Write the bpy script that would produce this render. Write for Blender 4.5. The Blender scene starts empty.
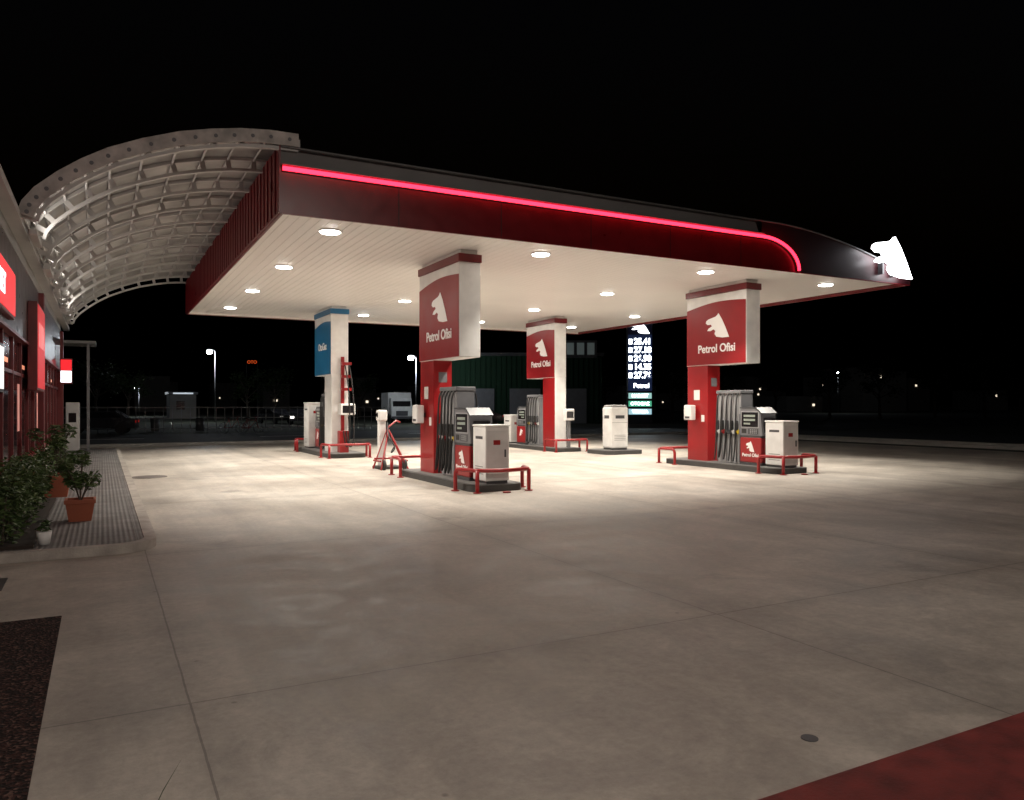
import bpy, bmesh, math, random
from mathutils import Vector, Matrix
random.seed(7)
D=bpy.data; C=bpy.context
scene=C.scene
scene.view_settings.view_transform='Standard'; scene.view_settings.look='None'; scene.view_settings.exposure=0
col=scene.collection
rad=math.radians

# ---------------------------------------------------------------- materials
def newmat(name):
    m=D.materials.new(name); m.use_nodes=True
    nt=m.node_tree; b=nt.nodes['Principled BSDF']
    return m,nt,b
def N(nt,t,**k):
    n=nt.nodes.new(t)
    for a,v in k.items(): setattr(n,a,v)
    return n
def pmat(name,c,rough=.5,metal=0,var=.12,scale=3.,bump=.0,spec=.5,coat=0,c2=None):
    m,nt,b=newmat(name)
    tc=N(nt,'ShaderNodeTexCoord'); no=N(nt,'ShaderNodeTexNoise'); no.inputs['Scale'].default_value=scale; no.inputs['Detail'].default_value=6
    nt.links.new(tc.outputs['Object'],no.inputs['Vector'])
    cr=N(nt,'ShaderNodeValToRGB'); cr.color_ramp.elements[0].position=.3; cr.color_ramp.elements[1].position=.7
    d=c2 if c2 else tuple(x*(1-var) for x in c); 
    cr.color_ramp.elements[0].color=(*d,1); cr.color_ramp.elements[1].color=(*[min(1,x*(1+var*.4)) for x in c],1)
    nt.links.new(no.outputs['Fac'],cr.inputs[0]); nt.links.new(cr.outputs[0],b.inputs['Base Color'])
    mr=N(nt,'ShaderNodeMapRange'); mr.inputs['To Min'].default_value=max(0,rough-.08); mr.inputs['To Max'].default_value=min(1,rough+.1)
    nt.links.new(no.outputs['Fac'],mr.inputs['Value']); nt.links.new(mr.outputs[0],b.inputs['Roughness'])
    b.inputs['Metallic'].default_value=metal; b.inputs['Specular IOR Level'].default_value=spec
    b.inputs['Coat Weight'].default_value=coat
    if bump:
        n2=N(nt,'ShaderNodeTexNoise'); n2.inputs['Scale'].default_value=scale*12; n2.inputs['Detail'].default_value=5
        nt.links.new(tc.outputs['Object'],n2.inputs['Vector'])
        bp=N(nt,'ShaderNodeBump'); bp.inputs['Strength'].default_value=bump; bp.inputs['Distance'].default_value=.02
        nt.links.new(n2.outputs['Fac'],bp.inputs['Height']); nt.links.new(bp.outputs[0],b.inputs['Normal'])
    return m
def emat(name,c,s):
    m,nt,b=newmat(name); b.inputs['Base Color'].default_value=(*[min(.8,x) for x in c],1)
    b.inputs['Emission Color'].default_value=(*c,1); b.inputs['Emission Strength'].default_value=s
    return m

white=pmat('white_paint',(.74,.73,.71),.4)
offwhite=pmat('soffit_white',(.86,.83,.80),.4,var=.04,scale=.6)
red=pmat('red_paint',(.30,.009,.011),.35,coat=.15)
redpanel=pmat('red_sign_face',(.235,.006,.009),.42,var=.06,spec=.35)
darkred=pmat('dark_red_cladding',(.15,.005,.009),.3,var=.2)
dullred=pmat('dull_red_frame',(.14,.010,.012),.4,var=.2)
black=pmat('black_rubber',(.02,.02,.02),.5)
dgrey=pmat('dark_grey_plastic',(.06,.06,.065),.4)
lgrey=pmat('light_grey_metal',(.36,.36,.37),.4,metal=.2)
mgrey=pmat('mid_grey_plastic',(.17,.17,.18),.45)
silver=pmat('grey_cladding',(.17,.17,.17),.5,metal=.2,scale=1)
steel=pmat('galvanised_steel',(.50,.49,.47),.5,metal=.2,scale=2)
blue=pmat('blue_sign_face',(.015,.14,.30),.4)
islandm=pmat('island_kerb_concrete',(.06,.058,.056),.7,bump=.3)
terracotta=pmat('terracotta',(.34,.09,.045),.7)
soil=pmat('soil',(.03,.02,.015),.9)
glass=pmat('dark_glass',(.02,.018,.02),.08,var=.0,spec=.8)
wglass=pmat('window_painted_red_glow',(.07,.010,.010),.07,var=.5,scale=.8,spec=.8)  # dim red light of the interior put into the glass colour
leafm=pmat('leaf',(.075,.12,.03),.5,c2=(.03,.06,.015),scale=6)
treeleaf=pmat('tree_leaf',(.04,.06,.02),.7,c2=(.015,.026,.010),scale=2,spec=.2)
bark=pmat('bark',(.08,.06,.045),.85,bump=.5)
whitesign=pmat('white_lettering',(.85,.83,.82),.4,var=.02)
asphalt=pmat('asphalt',(.045,.044,.043),.8,bump=.4,scale=1.2)
dirt=pmat('dry_grass_ground',(.05,.05,.03),.95,c2=(.025,.03,.018),scale=.5,bump=.6)
wallm=pmat('rendered_wall',(.30,.28,.26),.85,bump=.3,scale=1)
yellow=pmat('yellow_plastic',(.7,.5,.02),.4)
carm=pmat('car_paint_dark',(.06,.06,.07),.25,coat=.5)
greenw=pmat('green_cladding_wall',(.012,.035,.018),.8,scale=.6,spec=.2)
lcd=pmat('lcd',(.28,.32,.28),.3); doorw=pmat('door_white',(.62,.61,.60),.4)
ledm=emat('led_red',(1,.018,.045),6)
lampm=emat('lamp_glow',(1,.96,.9),26); lampm.cycles.emission_sampling='NONE'
streetm=emat('street_lamp_glow',(.9,.95,1),90); streetm.cycles.emission_sampling='NONE'
signw=emat('lit_white_sign',(.9,.95,1),2.2)
signr=emat('lit_red_sign',(1,.02,.03),.9)

def concrete():
    m,nt,b=newmat('concrete_slabs'); L=nt.links.new
    tc=N(nt,'ShaderNodeTexCoord'); sp=N(nt,'ShaderNodeSeparateXYZ'); L(tc.outputs['Object'],sp.inputs[0])
    def mth(op,a,bb=None,clamp=False):
        n=N(nt,'ShaderNodeMath',operation=op); n.use_clamp=clamp
        for i,v in enumerate((a,bb)):
            if v is None: continue
            if isinstance(v,(int,float)): n.inputs[i].default_value=v
            else: L(v,n.inputs[i])
        return n.outputs[0]
    def noise(scale,detail=7,rough=.6,vec=None,dist=0):
        n=N(nt,'ShaderNodeTexNoise'); n.inputs['Scale'].default_value=scale; n.inputs['Detail'].default_value=detail; n.inputs['Roughness'].default_value=rough; n.inputs['Distortion'].default_value=dist
        L(vec if vec else tc.outputs['Object'],n.inputs['Vector']); return n.outputs['Fac']
    def rng(v,a,b_,c,d):
        r=N(nt,'ShaderNodeMapRange'); r.inputs['From Min'].default_value=a; r.inputs['From Max'].default_value=b_; r.inputs['To Min'].default_value=c; r.inputs['To Max'].default_value=d; L(v,r.inputs['Value']); return r.outputs[0]
    wv=mth('MULTIPLY',mth('SUBTRACT',noise(2.2,3),.5),.016)
    lines=[];fl=[]
    for o,off,per in (('X',.47,4.2),('Y',5.0,5.2)):
        s=mth('DIVIDE',mth('SUBTRACT',mth('ADD',sp.outputs[o],wv),off),per)
        f=mth('FRACT',mth('ADD',s,100.0)); fl.append(mth('FLOOR',s))
        lines.append(mth('MULTIPLY',mth('SUBTRACT',.5,mth('ABSOLUTE',mth('SUBTRACT',f,.5))),per))
    dm=mth('MINIMUM',lines[0],lines[1])
    joint=mth('LESS_THAN',dm,.0065)
    mrk=rng(mth('ADD',dm,mth('MULTIPLY',noise(3),.2)),.05,.35,.87,1)
    cb=N(nt,'ShaderNodeCombineXYZ'); L(fl[0],cb.inputs[0]); L(fl[1],cb.inputs[1])
    wn=N(nt,'ShaderNodeTexWhiteNoise'); L(cb.outputs[0],wn.inputs['Vector'])
    tone=mth('ADD',.93,mth('MULTIPLY',wn.outputs['Value'],.10))
    n1=noise(.35,8,.62,dist=.6); r1=rng(n1,.32,.68,.72,1.10)
    n1b=noise(1.1,9,.72,dist=1.2); r1b=rng(n1b,.36,.60,.74,1.05)
    mp=N(nt,'ShaderNodeMapping'); mp.inputs['Scale'].default_value=(2.2,.12,1); mp.inputs['Rotation'].default_value=(0,0,.12); L(tc.outputs['Object'],mp.inputs[0])
    r2=rng(noise(.7,7,vec=mp.outputs[0]),.3,.62,.80,1.04)
    n3=noise(14,8,.78); r3=rng(n3,.25,.75,.76,1.18)
    vo=N(nt,'ShaderNodeTexVoronoi'); vo.inputs['Scale'].default_value=.55; L(tc.outputs['Object'],vo.inputs['Vector'])
    r4=rng(mth('ADD',vo.outputs['Distance'],mth('MULTIPLY',mth('SUBTRACT',n1b,.5),.5)),.02,.16,.66,1)
    vo2=N(nt,'ShaderNodeTexVoronoi'); vo2.inputs['Scale'].default_value=1.9; L(tc.outputs['Object'],vo2.inputs['Vector'])
    r5=rng(vo2.outputs['Distance'],.02,.045,.62,1)
    v=mth('MULTIPLY',tone,r1)
    for q in (r1b,r2,r3,r4,r5,mrk): v=mth('MULTIPLY',v,q)
    v=mth('MULTIPLY',v,mth('SUBTRACT',1,mth('MULTIPLY',joint,.42)))
    base=N(nt,'ShaderNodeMix',data_type='RGBA'); base.inputs[6].default_value=(.49,.425,.36,1); base.inputs[7].default_value=(.55,.51,.455,1); L(n1,base.inputs[0])
    vm=N(nt,'ShaderNodeVectorMath',operation='SCALE'); L(base.outputs[2],vm.inputs[0]); L(v,vm.inputs['Scale'])
    L(vm.outputs[0],b.inputs['Base Color'])
    L(rng(n1b,.3,.7,.40,.74),b.inputs['Roughness'])
    bp=N(nt,'ShaderNodeBump'); bp.inputs['Strength'].default_value=.4; bp.inputs['Distance'].default_value=.01
    L(mth('SUBTRACT',n3,joint),bp.inputs['Height']); L(bp.outputs[0],b.inputs['Normal'])
    return m
conc=concrete()

# ---------------------------------------------------------------- helpers
def empty(name,loc=(0,0,0)):
    e=D.objects.new(name,None); e.empty_display_size=.2; e.location=loc; col.objects.link(e); return e
def link(name,me,parent=None,mat=None,loc=None,rot=None,smooth=False):
    o=D.objects.new(name,me); col.objects.link(o)
    if mat is not None and len(me.materials)==0: me.materials.append(mat)
    if parent: o.parent=parent
    if loc: o.location=loc
    if rot: o.rotation_euler=rot
    if smooth:
        for p in me.polygons: p.use_smooth=True
    return o
def bmobj(name,bm,parent=None,mat=None,**k):
    me=D.meshes.new(name); bm.to_mesh(me); bm.free(); return link(name,me,parent,mat,**k)
def addbox(bm,x0,x1,y0,y1,z0,z1):
    vs=[bm.verts.new(p) for p in ((x0,y0,z0),(x1,y0,z0),(x1,y1,z0),(x0,y1,z0),(x0,y0,z1),(x1,y0,z1),(x1,y1,z1),(x0,y1,z1))]
    for f in ((3,2,1,0),(4,5,6,7),(0,1,5,4),(1,2,6,5),(2,3,7,6),(3,0,4,7)): bm.faces.new([vs[i] for i in f])
def boxes(name,bs,mat,parent=None,bev=0,**k):
    bm=bmesh.new()
    for b in bs: addbox(bm,*b)
    o=bmobj(name,bm,parent,mat,**k)
    if bev:
        m=o.modifiers.new('b','BEVEL'); m.width=bev; m.segments=2
    return o
def box(name,b,mat,parent=None,bev=0,**k): return boxes(name,[b],mat,parent,bev,**k)
def cyl(name,p,r,h,mat,parent=None,seg=20,axis='Z',r2=None,bev=0):
    bm=bmesh.new(); bmesh.ops.create_cone(bm,cap_ends=True,segments=seg,radius1=r,radius2=r if r2 is None else r2,depth=h)
    if axis=='X': bmesh.ops.rotate(bm,verts=bm.verts,matrix=Matrix.Rotation(rad(90),3,'Y'))
    if axis=='Y': bmesh.ops.rotate(bm,verts=bm.verts,matrix=Matrix.Rotation(rad(90),3,'X'))
    bmesh.ops.translate(bm,verts=bm.verts,vec=p)
    o=bmobj(name,bm,parent,mat)
    for q in o.data.polygons: q.use_smooth=len(q.vertices)==4
    return o
def tube(name,pts,r,mat,parent=None,smooth=False,cyclic=False,res=3):
    cu=D.curves.new(name,'CURVE'); cu.dimensions='3D'; cu.bevel_depth=r; cu.bevel_resolution=res; cu.use_fill_caps=True
    runs=pts if isinstance(pts[0][0],(tuple,list,Vector)) else [pts]
    for run in runs:
        s=cu.splines.new('NURBS' if smooth else 'POLY'); s.points.add(len(run)-1)
        for i,p in enumerate(run): s.points[i].co=(*p,1)
        if smooth: s.order_u=3; s.use_endpoint_u=True; cu.resolution_u=6
        s.use_cyclic_u=cyclic
    cu.materials.append(mat); o=D.objects.new(name,cu); col.objects.link(o)
    if parent: o.parent=parent
    return o
def roundpath(pts,r=.12,n=5):
    out=[Vector(pts[0])]
    for i in range(1,len(pts)-1):
        a,b,c=Vector(pts[i-1]),Vector(pts[i]),Vector(pts[i+1])
        u=(a-b).normalized(); w=(c-b).normalized(); rr=min(r,(a-b).length*.45,(c-b).length*.45)
        for k in range(n+1):
            t=k/n; out.append((b+u*rr)*(1-t)**2+b*2*t*(1-t)+(b+w*rr)*t*t)
    out.append(Vector(pts[-1])); return [tuple(p) for p in out]
def prism(name,prof,y0,y1,mat,parent=None,plane='XZ'):
    bm=bmesh.new()
    def P(a,b,c): return (a,c,b) if plane=='XZ' else ((a,b,c) if plane=='XY' else (c,a,b))
    A=[bm.verts.new(P(a,b,y0)) for a,b in prof]; B=[bm.verts.new(P(a,b,y1)) for a,b in prof]
    n=len(prof); f1=bm.faces.new(A); f2=bm.faces.new(B[::-1])
    for i in range(n): bm.faces.new((A[i],B[i],B[(i+1)%n],A[(i+1)%n]))
    bmesh.ops.triangulate(bm,faces=[f1,f2]); bmesh.ops.recalc_face_normals(bm,faces=bm.faces)
    return bmobj(name,bm,parent,mat)
def text(name,s,size,loc,rot,mat,parent=None,align='CENTER',ext=.004,sx=1,bold=.02):
    cu=D.curves.new(name,'FONT'); cu.body=s; cu.size=size; cu.align_x=align; cu.align_y='CENTER'; cu.extrude=ext; cu.offset=size*bold
    cu.materials.append(mat); o=D.objects.new(name,cu); col.objects.link(o); o.location=loc; o.rotation_euler=rot; o.scale=(sx,1,1)
    if parent: o.parent=parent
    return o
ROT_MX=(rad(90),0,rad(-90))
ROT_MY=(rad(90),0,0)
WOLF=[(0,.64),(.02,.73),(.10,.79),(.26,.83),(.42,.87),(.50,.93),(.55,1.0),(.70,.74),(.84,.42),(1.0,0),(.72,.0),(.46,.06),(.38,.18),(.42,.30),(.33,.37),(.20,.31),(.06,.33),(.12,.42),(.27,.50),(.22,.57),(.08,.57)]
def wolf(name,w,loc,rot,mat,parent=None,h=None,thick=.01):
    h=h or w
    bm=bmesh.new(); A=[bm.verts.new(((x-.5)*w,(y-.5)*h,0)) for x,y in WOLF]; f=bm.faces.new(A)
    r=bmesh.ops.extrude_face_region(bm,geom=[f]); vs=[v for v in r['geom'] if isinstance(v,bmesh.types.BMVert)]
    bmesh.ops.translate(bm,verts=vs,vec=(0,0,thick)); bmesh.ops.triangulate(bm,faces=[q for q in bm.faces if len(q.verts)>4]); bmesh.ops.recalc_face_normals(bm,faces=bm.faces)
    return bmobj(name,bm,parent,mat,loc=loc,rot=rot)
def pix(px,py,z=0.0,d=None):
    if d is None: d=(1.8-z)*768/(py-405)
    l=(px-512)/768*d
    return .882*l+.471*d, .882*d-.471*l

# ---------------------------------------------------------------- camera
th=math.atan2(.471,.882)
cam=D.cameras.new('camera'); cam.lens=27; cam.sensor_width=36; cam.clip_end=3000; cam.shift_y=5/1024
co=D.objects.new('camera',cam); col.objects.link(co); co.location=(0,0,1.8); co.rotation_euler=(rad(90),0,-th); scene.camera=co

# ---------------------------------------------------------------- world (night)
w=D.worlds.new('World'); scene.world=w; w.use_nodes=True; nt=w.node_tree; bg=nt.nodes['Background']
sky=N(nt,'ShaderNodeTexSky',sky_type='NISHITA'); sky.sun_disc=False; sky.sun_elevation=rad(-4.5); sky.sun_rotation=rad(200)
nt.links.new(sky.outputs[0],bg.inputs[0]); bg.inputs[1].default_value=.12

# ---------------------------------------------------------------- ground
box('ground',(-600,900,-300,1200,-.4,-.012),dirt)
g=box('concrete_forecourt',(-14,31,-14,37,-.3,0),conc)
road=empty('road')
box('carriageway',(-300,400,39.5,52,-.2,-.004),asphalt,road)
box('side_carriageway',(35,46,-100,39.4,-.2,-.003),asphalt,road)
boxes('lane_dashes',[(x,x+3,45.6,45.75,-.02,.001) for x in range(-100,200,9)],white,road)
boxes('road_kerb',[(-60,34,37.2,37.45,-.1,.12),(32.4,32.65,-60,37.0,-.1,.12),(34.7,34.95,-60,37,-.1,.12)],pmat('kerb_concrete',(.3,.29,.27),.8,bump=.3),None)

def pavers():
    m,nt,b=newmat('ribbed_pavers'); L=nt.links.new
    tc=N(nt,'ShaderNodeTexCoord')
    wv=N(nt,'ShaderNodeTexWave',wave_type='BANDS',bands_direction='X'); wv.inputs['Scale'].default_value=5.2; wv.inputs['Distortion'].default_value=.4; wv.inputs['Detail'].default_value=1; L(tc.outputs['Object'],wv.inputs['Vector'])
    wy=N(nt,'ShaderNodeTexBrick'); wy.offset=0; wy.inputs['Scale'].default_value=1; wy.inputs['Brick Width'].default_value=.4; wy.inputs['Row Height'].default_value=.4; wy.inputs['Mortar Size'].default_value=.006
    wy.inputs['Color1'].default_value=(.15,.143,.14,1); wy.inputs['Color2'].default_value=(.20,.19,.185,1); wy.inputs['Mortar'].default_value=(.09,.085,.08,1); L(tc.outputs['Object'],wy.inputs['Vector'])
    no=N(nt,'ShaderNodeTexNoise'); no.inputs['Scale'].default_value=2; no.inputs['Detail'].default_value=7; L(tc.outputs['Object'],no.inputs['Vector'])
    mx=N(nt,'ShaderNodeMix',data_type='RGBA',blend_type='MULTIPLY'); mx.inputs[0].default_value=.7; L(wy.outputs['Color'],mx.inputs[6])
    cr=N(nt,'ShaderNodeValToRGB'); cr.color_ramp.elements[0].color=(.65,.65,.65,1); cr.color_ramp.elements[1].color=(1.12,1.1,1.08,1); L(wv.outputs['Fac'],cr.inputs[0]); L(cr.outputs[0],mx.inputs[7])
    m2=N(nt,'ShaderNodeMix',data_type='RGBA',blend_type='OVERLAY'); m2.inputs[0].default_value=.6; L(mx.outputs[2],m2.inputs[6]); L(no.outputs['Fac'],m2.inputs[7])
    L(m2.outputs[2],b.inputs['Base Color']); b.inputs['Roughness'].default_value=.75
    bp=N(nt,'ShaderNodeBump'); bp.inputs['Strength'].default_value=.5; bp.inputs['Distance'].default_value=.01; L(wv.outputs['Fac'],bp.inputs['Height']); L(bp.outputs[0],b.inputs['Normal'])
    return m
def rrect(x0,x1,y0,y1,r,n=8):
    out=[(x0,y0)]
    for k in range(n+1):
        a=rad(-90+90*k/n); out.append((x1-r+r*math.cos(a),y0+r+r*math.sin(a)))
    out.append((x1,y1)); out.append((x0,y1)); return out
pv=empty('pavement')
prism('paving',rrect(-1.4,.47,10.55,34,.35),.0,.10,pavers(),pv,'XY')
o_=rrect(-1.4,.62,10.4,34.1,.5); i_=rrect(-1.4,.475,10.545,34.1,.36)
bm=bmesh.new(); ks=[]
for zz,pp in ((0,o_),(.11,o_),(.11,i_),(0,i_)): ks.append([bm.verts.new((x,y,zz)) for x,y in pp[:-1]])
for a in range(3):
    for i in range(len(ks[0])-1): bm.faces.new((ks[a][i],ks[a][i+1],ks[a+1][i+1],ks[a+1][i]))
bmesh.ops.recalc_face_normals(bm,faces=bm.faces); bmobj('kerb',bm,pv,pmat('pale_kerb',(.42,.38,.34),.75,bump=.3,var=.35,scale=4))

def matm():
    m,nt,b=newmat('speckled_mat'); L=nt.links.new
    tc=N(nt,'ShaderNodeTexCoord'); vo=N(nt,'ShaderNodeTexVoronoi'); vo.inputs['Scale'].default_value=60; L(tc.outputs['Object'],vo.inputs['Vector'])
    cr=N(nt,'ShaderNodeValToRGB'); cr.color_ramp.interpolation='CONSTANT'; e=cr.color_ramp.elements; e[0].color=(.014,.009,.008,1); e[1].position=.55; e[1].color=(.045,.020,.016,1)
    x=e.new(.85); x.color=(.11,.062,.05,1)
    sp=N(nt,'ShaderNodeSeparateColor'); L(vo.outputs['Color'],sp.inputs[0]); L(sp.outputs[0],cr.inputs[0]); L(cr.outputs[0],b.inputs['Base Color']); b.inputs['Roughness'].default_value=.9; b.inputs['Specular IOR Level'].default_value=.2
    bp=N(nt,'ShaderNodeBump'); bp.inputs['Strength'].default_value=.8; bp.inputs['Distance'].default_value=.01; L(vo.outputs['Distance'],bp.inputs['Height']); L(bp.outputs[0],b.inputs['Normal'])
    return m
box('entrance_mat',(-3.2,-.30,.5,7.56,0,.012),matm(),bev=.005)
box('drain_grate',(-1.9,-.86,8.9,9.5,0,.008),dgrey)
rp=pmat('red_painted_concrete',(.16,.022,.018),.65,var=.5,scale=5,bump=.25)
box('red_painted_pavement',(1.2,14,-3,2.55,0,.008),rp)
cyl('manhole_cover',(1.04,21.2,.003),.42,.012,pmat('cast_iron',(.12,.10,.09),.6),seg=28)
cyl('ground_cap',(3.37,2.9,.002),.045,.006,dgrey,seg=16)

# ---------------------------------------------------------------- canopy
H=5.3; X0,X1,Y0,Y1=2.8,20.3,13.95,31.2
cp=empty('petrol_station_canopy')
bm=bmesh.new(); x=X0+.05; gw=.009
while x<X1-.06:
    x2=min(x+.2,X1-.05)
    v=[bm.verts.new(p) for p in ((x,Y0+.05,H),(x2-gw,Y0+.05,H),(x2-gw,Y1-.05,H),(x,Y1-.05,H))]; bm.faces.new(v[::-1])
    a=[bm.verts.new(p) for p in ((x2-gw,Y0+.05,H+.012),(x2,Y0+.05,H+.012),(x2,Y1-.05,H+.012),(x2-gw,Y1-.05,H+.012))]; bm.faces.new(a[::-1])
    bm.faces.new((v[1],a[0],a[3],v[2])); 
    b1=bm.verts.new((x2,Y0+.05,H)); b2=bm.verts.new((x2,Y1-.05,H)); bm.faces.new((a[1],b1,b2,a[2]))
    x=x2
bmobj('soffit',bm,cp,offwhite)
def ztop(x):
    if x<15.0: return 6.38
    t=(x-15.0)/(20.3-15.0); return 5.34+1.04*(1-t**1.7)**.85
def strip(name,y,zb,zt,xs,mat,flip=False):
    bm=bmesh.new(); A=[bm.verts.new((x,y,zb(x))) for x in xs]; B=[bm.verts.new((x,y,zt(x))) for x in xs]
    for i in range(len(xs)-1): bm.faces.new((A[i],A[i+1],B[i+1],B[i]) if not flip else (A[i],B[i],B[i+1],A[i+1]))
    return bmobj(name,bm,cp,mat)
xs=[X0+i*(X1-X0)/160 for i in range(161)]
def zled(x):
    if x<14.5: return 6.0
    if x>15.75: return 5.22
    t=(x-14.5)/1.25; return 5.22+.78*math.sqrt(max(0,1-t**2.2))
strip('front_fascia_red',Y0,lambda x:5.22,lambda x:max(5.2201,min(zled(x),ztop(x))),xs,darkred)
strip('front_fascia_wing',Y0,lambda x:min(zled(x),ztop(x)) if x<15.76 else 5.22,lambda x:ztop(x),[x for x in xs if x>14.4],pmat('dark_wing_cladding',(.045,.010,.013),.4))
bm=bmesh.new(); A=[];B=[]
xa=[x for x in xs if x<=14.46]
for x in xa: A.append(bm.verts.new((x,Y0-.03,6.05))); B.append(bm.verts.new((x,Y0+.12,6.40)))
for i in range(len(xa)-1): bm.faces.new((A[i],A[i+1],B[i+1],B[i]))
bmobj('front_fascia_grey',bm,cp,pmat('grey_upper_fascia',(.30,.29,.285),.5,scale=1))
boxes('fascia_panel_joints',[(X0+2.2*k-.006,X0+2.2*k+.006,Y0-.006,Y0-.001,5.23,5.93) for k in range(1,6)],black,cp)
box('added_led_shield',(X0,14.5,Y0-.13,Y0-.031,6.045,6.065),silver,cp)  # lip added to keep the LED glow off the grey fascia
bm=bmesh.new(); A=[bm.verts.new((x,Y0,ztop(x))) for x in xs]; B=[bm.verts.new((x,Y1,ztop(x))) for x in xs]
for i in range(len(xs)-1): bm.faces.new((A[i],A[i+1],B[i+1],B[i]))
bmobj('roof_skin',bm,cp,silver)
tube('grey_edge_trim',[(x,Y0-.02,ztop(x)+.01) for x in xs],.022,silver,cp)
strip('back_fascia',Y1,lambda x:5.22,lambda x:ztop(x),xs,darkred,True)
box('left_fascia',(X0-.03,X0,Y0-.002,Y1+.002,5.22,6.42),darkred,cp)
boxes('left_fascia_ribs',[(X0-.05,X0-.031,Y0+.3+i*.36,Y0+.36+i*.36,5.25,6.4) for i in range(47)],darkred,cp)
boxes('fascia_return',[(X0,X1,Y0,Y0+.05,5.20,5.22),(X0,X0+.05,Y0+.05,Y1,5.20,5.22),(X1-.05,X1,Y0+.05,Y1,5.20,5.34),(X0+.05,X1-.05,Y1-.05,Y1,5.2,5.22)],darkred,cp)
boxes('fascia_inner',[(X0+.002,X1-.002,Y0+.004,Y0+.05,5.2201,5.5),(X0+.002,X0+.05,Y0+.05,Y1-.05,5.2201,5.5),(X0+.05,X1-.05,Y1-.05,Y1-.004,5.2201,5.33)],offwhite,cp)
lp=[(X0+.02,Y0-.07,5.99),(14.5,Y0-.07,5.99)]+[(14.5+1.25*math.sin(a),Y0-.07,5.24+.75*math.cos(a)) for a in [k*math.pi/2/12 for k in range(1,13)]]
tube('led_strip',lp,.038,ledm,cp)
tube('led_channel',[(a,b+.055,c) for a,b,c in lp],.05,darkred,cp)
LX=[4.05,8.95,13.95,18.5]; LY=[15.35,19.8,24.4,29.0]
for lx in LX:
    for ly in LY:
        cyl('downlight_frame',(lx,ly,H-.008),.24,.03,white,cp,28)
        cyl('downlight_lens',(lx,ly,H-.03),.19,.02,lampm,cp,28)
        ld=D.lights.new('downlight','SPOT'); ld.energy=1350; ld.color=(1,.93,.82); ld.spot_size=rad(102); ld.spot_blend=.5; ld.shadow_soft_size=.17
        lo=D.objects.new('downlight',ld); col.objects.link(lo); lo.location=(lx,ly,H-.07); lo.parent=cp
        ld=D.lights.new('downlight_wide','AREA'); ld.energy=48; ld.color=(1,.93,.82); ld.size=.3
        lo=D.objects.new('downlight_wide',ld); col.objects.link(lo); lo.location=(lx,ly,H-.06); lo.parent=cp
sg=empty('canopy_logo_sign')
wolf('lit_face',1.65,(19.15,Y0-.22,5.87),ROT_MY,emat('logo_glow',(.95,.96,1),9),sg,h=1.10,thick=.08)
boxes('bracket',[(18.9,18.96,Y0-.15,Y0+.02,5.4,5.75),(19.4,19.46,Y0-.15,Y0+.02,5.36,5.65)],dgrey,sg)

# ---------------------------------------------------------------- vault
vt=empty('barrel_vault_walkway_roof')
prof=[(-1.12,4.74),(-1.06,4.92),(-.90,5.14),(-.60,5.42),(-.27,5.67),(.1,5.90),(.6,6.13),(1.14,6.33),(1.65,6.46),(2.12,6.55),(2.6,6.60),(3.1,6.61)]
def offs(p,d):
    out=[]
    for i,(x,z) in enumerate(p):
        a=p[max(0,i-1)]; b=p[min(len(p)-1,i+1)]; t=Vector((b[0]-a[0],b[1]-a[1])).normalized(); out.append((x-t.y*d,z+t.x*d))
    return out
def band(bm,p,q,y0,y1):
    n=len(p); R=[]
    for (x,z),(x2,z2) in zip(p,q): R.append([bm.verts.new(v) for v in ((x,y0,z),(x,y1,z),(x2,y1,z2),(x2,y0,z2))])
    for i in range(n-1):
        for j in range(4): bm.faces.new((R[i][j],R[i][(j+1)%4],R[i+1][(j+1)%4],R[i+1][j]))
    bm.faces.new(R[0]); bm.faces.new(R[-1][::-1])
VY0,VY1=14.0,31.0
sheet=pmat('polycarbonate_sheet',(.40,.385,.365),.4,c2=(.17,.165,.155),scale=1.3)
bm=bmesh.new(); band(bm,offs(prof,.0),offs(prof,.02),VY0-.08,VY1+.1); bmesh.ops.recalc_face_normals(bm,faces=bm.faces); bmobj('roof_sheet',bm,vt,sheet)
bm=bmesh.new(); nr=12
for i in range(nr):
    y=VY0+(VY1-VY0)*i/(nr-1)
    band(bm,offs(prof,-.27),offs(prof,-.215),y-.045,y+.045)
    band(bm,offs(prof,-.06),offs(prof,-.008),y-.045,y+.045)
    L=offs(prof,-.24);U=offs(prof,-.04)
    for j in range(0,len(prof)):
        a,b=L[j],U[j]
        t=Vector((b[0]-a[0],0,b[1]-a[1])).normalized(); nx=Vector((t.z,0,-t.x))*.045
        q=[bm.verts.new(Vector(p)+s*nx+Vector((0,yy,0))) for yy in (y-.012,y+.012) for p,s in (((a[0],0,a[1]),-1),((a[0],0,a[1]),1),((b[0],0,b[1]),1),((b[0],0,b[1]),-1))]
        bm.faces.new(q[:4]); bm.faces.new(q[4:][::-1])
        for k in range(4): bm.faces.new((q[k],q[k+4],q[(k+1)%4+4],q[(k+1)%4]))
bmesh.ops.recalc_face_normals(bm,faces=bm.faces); bmobj('arch_ribs',bm,vt,steel)
q=offs(prof,-.05)
tube('purlins',[[(q[j][0],VY0,q[j][1]),(q[j][0],VY1,q[j][1])] for j in range(0,len(prof))],.022,steel,vt,res=1)
bm=bmesh.new(); band(bm,offs(prof,-.20),offs(prof,.03),VY0-.11,VY0-.085); bmesh.ops.recalc_face_normals(bm,faces=bm.faces); bmobj('front_arch_plate',bm,vt,pmat('weathered_arch_plate',(.62,.58,.54),.5,var=.4,scale=4))
q=offs(prof,-.09)
def lerp(p,t):
    f=t*(len(p)-1); i=min(int(f),len(p)-2); f-=i; return (p[i][0]*(1-f)+p[i+1][0]*f,p[i][1]*(1-f)+p[i+1][1]*f)
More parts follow.
